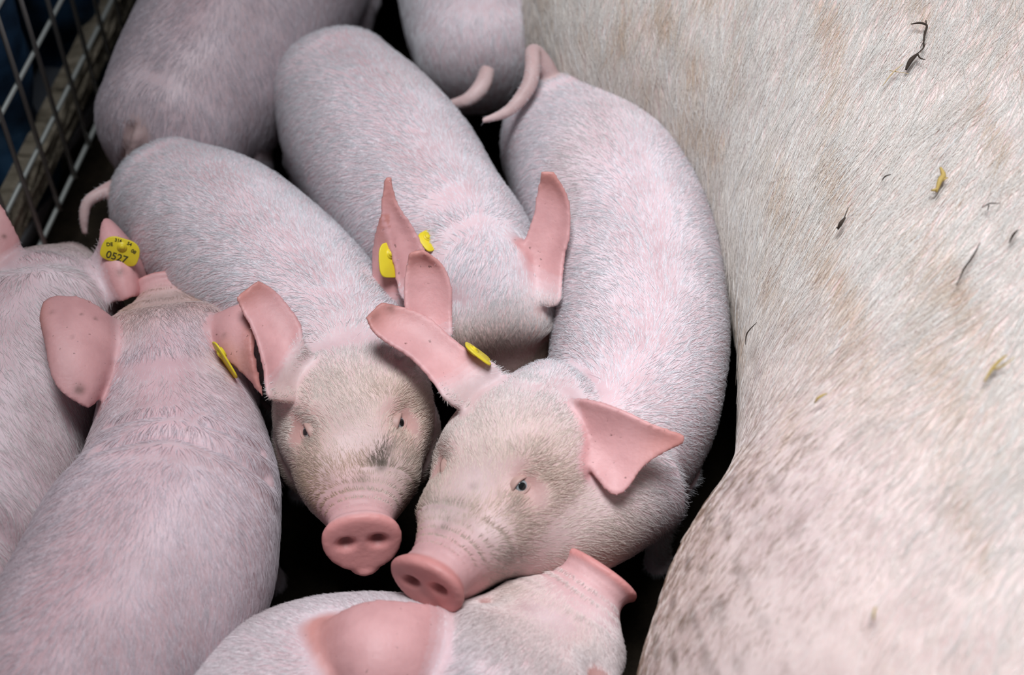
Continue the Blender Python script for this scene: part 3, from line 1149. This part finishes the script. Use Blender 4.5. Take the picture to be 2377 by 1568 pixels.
def wood_material():
    m, nt, b = mat('old_wood', rough=.85, spec=.2)
    tc = nd(nt, 'ShaderNodeTexCoord')
    mp = nd(nt, 'ShaderNodeMapping')
    mp.inputs['Scale'].default_value = (3, 60, 60)
    mp.inputs['Rotation'].default_value = (0, 0, -math.atan2(fd[1], fd[0]))
    nt.links.new(tc.outputs['Object'], mp.inputs[0])
    n = nd(nt, 'ShaderNodeTexNoise', Scale=1.0, Detail=7.0, Roughness=.65)
    nt.links.new(mp.outputs[0], n.inputs['Vector'])
    r = ramp(nt, n.outputs[0], [(.30, (.07, .055, .04)), (.48, (.34, .285, .21)), (.70, (.55, .47, .36))])
    nt.links.new(r.outputs[0], b.inputs['Base Color'])
    bp = nd(nt, 'ShaderNodeBump', Strength=1.0, Distance=.01)
    nt.links.new(n.outputs[0], bp.inputs['Height'])
    nt.links.new(bp.outputs[0], b.inputs['Normal'])
    return m


def plank():
    mb = MB()
    L0, L1, n = -.8, 1.9, 90
    rr = []
    r = np.random.default_rng(5)
    for i in range(n):
        s = L0 + (L1 - L0) * i / (n - 1)
        c = Fa + fd * s - fn * .032 + np.array((0, 0, .050))
        ring_ = []
        m = 12
        prof = [(-.022, -.085), (.020, -.085), (.024, -.06), (.0235, -.03), (.025, 0), (.0235, .03), (.024, .06), (.019, .082), (.0, .088), (-.02, .083), (-.024, .04), (-.024, -.04)]
        for k, (a, z) in enumerate(prof):
            j = .0022 * math.sin(s * 37 + k * 2.1) + .0018 * r.normal()
            ring_.append(c + fn * (a * .7 + j) + np.array((0, 0, z * .34 + j * 1.2)))
        rr.append(np.array(ring_))
    mb.rings(rr)
    o = mb.build('plank', wood_material(), smooth=False)
    tag(o, 'rough weathered wooden plank along the foot of the wire fence', 'plank')
plank()

# ------------------------------------------------------------------ person behind the fence (legs in view)
def denim():
    m, nt, b = mat('denim', rough=.85, spec=.2)
    tc = nd(nt, 'ShaderNodeTexCoord')
    n = nd(nt, 'ShaderNodeTexNoise', Scale=14.0, Detail=6.0)
    nt.links.new(tc.outputs['Object'], n.inputs['Vector'])
    r = ramp(nt, n.outputs[0], [(.35, (.008, .018, .04)), (.62, (.035, .10, .20)), (.8, (.10, .22, .38))])
    nt.links.new(r.outputs[0], b.inputs['Base Color'])
    bp = nd(nt, 'ShaderNodeBump', Strength=.6, Distance=.01)
    nt.links.new(n.outputs[0], bp.inputs['Height'])
    nt.links.new(bp.outputs[0], b.inputs['Normal'])
    return m


def person():
    base = px(60, 330, 0)
    a = np.array(px(30, 400, .08)); b_ = np.array(px(172, 130, .08))
    mid = (a + b_) / 2
    root = empty('person', (mid[0], mid[1], 0), 'person in dark blue jeans and grey trainers standing behind the wire fence', 'person')
    mb = MB()
    for p, bend in ((a, .02), (b_, .03)):
        kn = np.array((p[0] - .01, p[1] - .01, .50)) + fn * bend
        hip = np.array((mid[0] + (p[0] - mid[0]) * .9, mid[1] + (p[1] - mid[1]) * .9, .88))
        lo = p.copy(); lo[2] = .05
        mb.tube([lo, lo + (0, 0, .08), lo + (0, 0, .22), kn, (kn + hip) / 2, hip], [.066, .064, .070, .074, .088, .098], 5, 20)
    mb.ellipsoid((mid[0], mid[1], .93), [fd * .20, fn * .13, (0, 0, .14)], 24, 16)
    me = remesh(mb, .009, 'jeans')
    V = get_v(me); V = smooth(me, V, 10, np.full(len(V), .5)); set_v(me, V)
    N = get_n(me)
    V = V + N * (noise3(V * np.array((1, 1, 2.2)), 30, 2) * .006)[:, None]
    set_v(me, V)
    me.polygons.foreach_set('use_smooth', [True] * len(me.polygons))
    link('jeans', me, denim(), root)
    # upper body, outside the picture
    mb = MB()
    mb.tube([(mid[0], mid[1], .95), (mid[0], mid[1], 1.15), (mid[0], mid[1], 1.38), (mid[0], mid[1], 1.47)], [.15, .15, .17, .06], 5, 24)
    mb.tube([(mid[0], mid[1], 1.40), (mid[0], mid[1], 1.55)], [.055, .05], 2, 16)
    mb.ellipsoid((mid[0], mid[1], 1.64), [(.078, 0, 0), (0, .095, 0), (0, 0, .12)], 20, 16)
    for s in (-1, 1):
        sh = mid * (1, 1, 0) + fd * .19 * s + np.array((0, 0, 1.38))
        mb.tube([sh, sh + fd * .04 * s - np.array((0, 0, .28)), sh + fd * .03 * s + fn * .03 - np.array((0, 0, .53)), sh + fd * .02 * s + fn * .05 - np.array((0, 0, .70))], [.055, .045, .034, .03], 4, 14)
    me = remesh(mb, .010, 'body')
    V = get_v(me); V = smooth(me, V, 6, np.full(len(V), .5)); set_v(me, V)
    me.polygons.foreach_set('use_smooth', [True] * len(me.polygons))
    link('body', me, mat('dark_jacket', (.03, .035, .045), .8)[0], root)
    mS = mat('grey_shoe_cloth', (.10, .11, .13), .8)[0]
    mT = mat('pale_rubber', (.42, .42, .43), .6)[0]
    mR = mat('red_trim', (.55, .02, .015), .5)[0]
    for p, tipx, tipy in ((a, -90, 640), (b_, 80, 335)):
        toe = np.array(px(tipx, tipy, .03))
        heel = p.copy(); heel[2] = .04
        d = toe - heel; d[2] = 0; d = d / np.linalg.norm(d)
        s = np.cross(d, (0, 0, 1))
        mb = MB(); rr = []
        for t, hw, tz in ((-.07, .012, .05), (-.06, .03, .085), (-.02, .038, .10), (.04, .040, .09), (.09, .044, .065), (.14, .046, .05), (.18, .036, .04), (.205, .012, .03)):
            c = np.array((heel[0], heel[1], .032)) + d * t
            rr.append(ring(c, s, np.array((0, 0, 1.)), hw, tz - .005, .012, 20, 2.6))
        mb.rings(rr)
        sh = mb.build('shoe', mS, root)
        mb = MB(); rr = []
        for f, z in ((.98, .0), (1.06, .008), (1.06, .024), (1.0, .030)):
            r = []
            for k in range(32):
                an = 2 * math.pi * k / 32
                x = math.cos(an); y = math.sin(an)
                r.append(np.array((heel[0], heel[1], z)) + d * (.067 + .140 * x * f) + s * (.044 * f * y * (1 - .12 * (x < 0) * abs(x))))
            rr.append(np.array(r))
        mb.rings(rr)
        so = mb.build('sole', mT, None); so.parent = sh
        for t, y in ((.10, .030), (.16, .0)):
            mb = MB()
            mb.ellipsoid(np.array((heel[0], heel[1], .032 + .055 - t * .12)) + d * t + s * y * (1 if np.dot(s, fn) > 0 else -1), [d * .014, s * .012, (0, 0, .006)], 12, 8)
            ro = mb.build('red_trim', mR, None); ro.parent = sh
person()

# ------------------------------------------------------------------ bits of straw and dirt in the sow's coat
M_DARKSTRAW = mat('dark_stem', (.045, .028, .020), .8)[0]
M_STRAW = mat('straw', (.52, .36, .11), .7)[0]
M_PALESTRAW = mat('pale_straw', (.62, .46, .27), .7)[0]


def on_sow(x, y, up=.008):
    h = ray(BVS, x, y)
    return h[0] + h[1] * up


def strand(name, label, cat, pts, rad, m, extra=()):
    c = on_sow(*pts[len(pts) // 2])
    mb = MB()
    P = [on_sow(*p, .011 + .003 * (i % 2)) for i, p in enumerate(pts)]
    R = [rad * mpp(p) * (0.45 if i in (0, len(P) - 1) else 1) for i, p in enumerate(P)]
    mb.tube(P, R, 4, 8)
    for q in extra:
        P = [on_sow(*p, .012) for p in q[0]]
        mb.tube(P, [q[1] * mpp(p) * (0.5 if i == len(P) - 1 else 1) for i, p in enumerate(P)], 4, 8)
    o = mb.build(name, m)
    tag(o, label, cat, 'bits caught in the sow\'s coat')


strand('dry_stem', 'dark dry stem bent into a hook high on the sow\'s flank', 'stem', [(2118, 72), (2140, 74), (2154, 76), (2150, 100), (2147, 125)], 2.6, M_DARKSTRAW, [([(2152, 66), (2154, 84)], 1.5), ([(2150, 110), (2140, 128)], 1.2)])
strand('grass_blade', 'dark folded blade with side tips just under the hooked stem', 'grass blade', [(2108, 178), (2120, 160), (2134, 141)], 5.5, M_DARKSTRAW, [([(2134, 141), (2140, 152), (2152, 156)], 2), ([(2136, 140), (2148, 128), (2151, 118)], 1.5)])
strand('straw_bit', 'pale thin straw lying below the dark folded blade', 'straw', [(2056, 214), (2080, 188), (2102, 164)], 1.8, M_PALESTRAW, [([(2072, 180), (2115, 188)], 1.3)])
strand('chaff_flake', 'yellow husk flake, widest of the bits, halfway down the flank', 'chaff', [(2180, 462), (2190, 440), (2196, 424), (2191, 410)], 6.5, M_STRAW, [([(2190, 440), (2206, 430)], 3)])
strand('chaff_crumb', 'tiny yellow crumb right below the yellow husk flake', 'chaff', [(2168, 458), (2177, 462), (2186, 452)], 3.2, M_STRAW)
strand('dry_stem', 'short dark twisted clump alone in the middle of the coat', 'stem', [(1960, 545), (1970, 535), (1976, 518)], 5, M_DARKSTRAW, [([(1974, 525), (1984, 495)], 1.6), ([(1968, 538), (1958, 543)], 2.6)])
strand('dry_stem', 'long thin dark stem slanting down, longest of the dark ones', 'stem', [(2226, 680), (2246, 645), (2262, 615), (2280, 586)], 2.2, M_DARKSTRAW)
strand('dry_stem', 'small dark bit near the picture edge beside the long slanting stem', 'stem', [(2344, 582), (2354, 568), (2364, 552)], 3, M_DARKSTRAW)
strand('dry_stem', 'thin dark curved thread close to the piglet against the sow', 'stem', [(1753, 806), (1762, 782), (1778, 756)], 1.6, M_DARKSTRAW)
strand('straw_bit', 'yellow split straw near the picture edge, lowest of the long ones', 'straw', [(2286, 904), (2310, 872), (2338, 842)], 4, M_STRAW, [([(2306, 878), (2330, 868), (2356, 848)], 1.8)])
strand('straw_bit', 'small yellow straw shred where the coat streams together', 'straw', [(1906, 954), (1920, 946), (1934, 932)], 3.2, M_STRAW)
strand('dry_stem', 'little brown sprig above the long slanting stem', 'stem', [(2282, 500), (2300, 495), (2324, 490)], 1.6, M_DARKSTRAW, [([(2298, 496), (2296, 508)], 2)])
strand('dry_stem', 'short dark sliver between the twisted clump and the yellow husk flake', 'stem', [(2058, 434), (2068, 428), (2078, 420)], 1.9, M_DARKSTRAW)
strand('straw_bit', 'upright yellow shred low on the sow\'s haunch', 'straw', [(2036, 1456), (2040, 1440), (2042, 1424)], 3, M_STRAW)
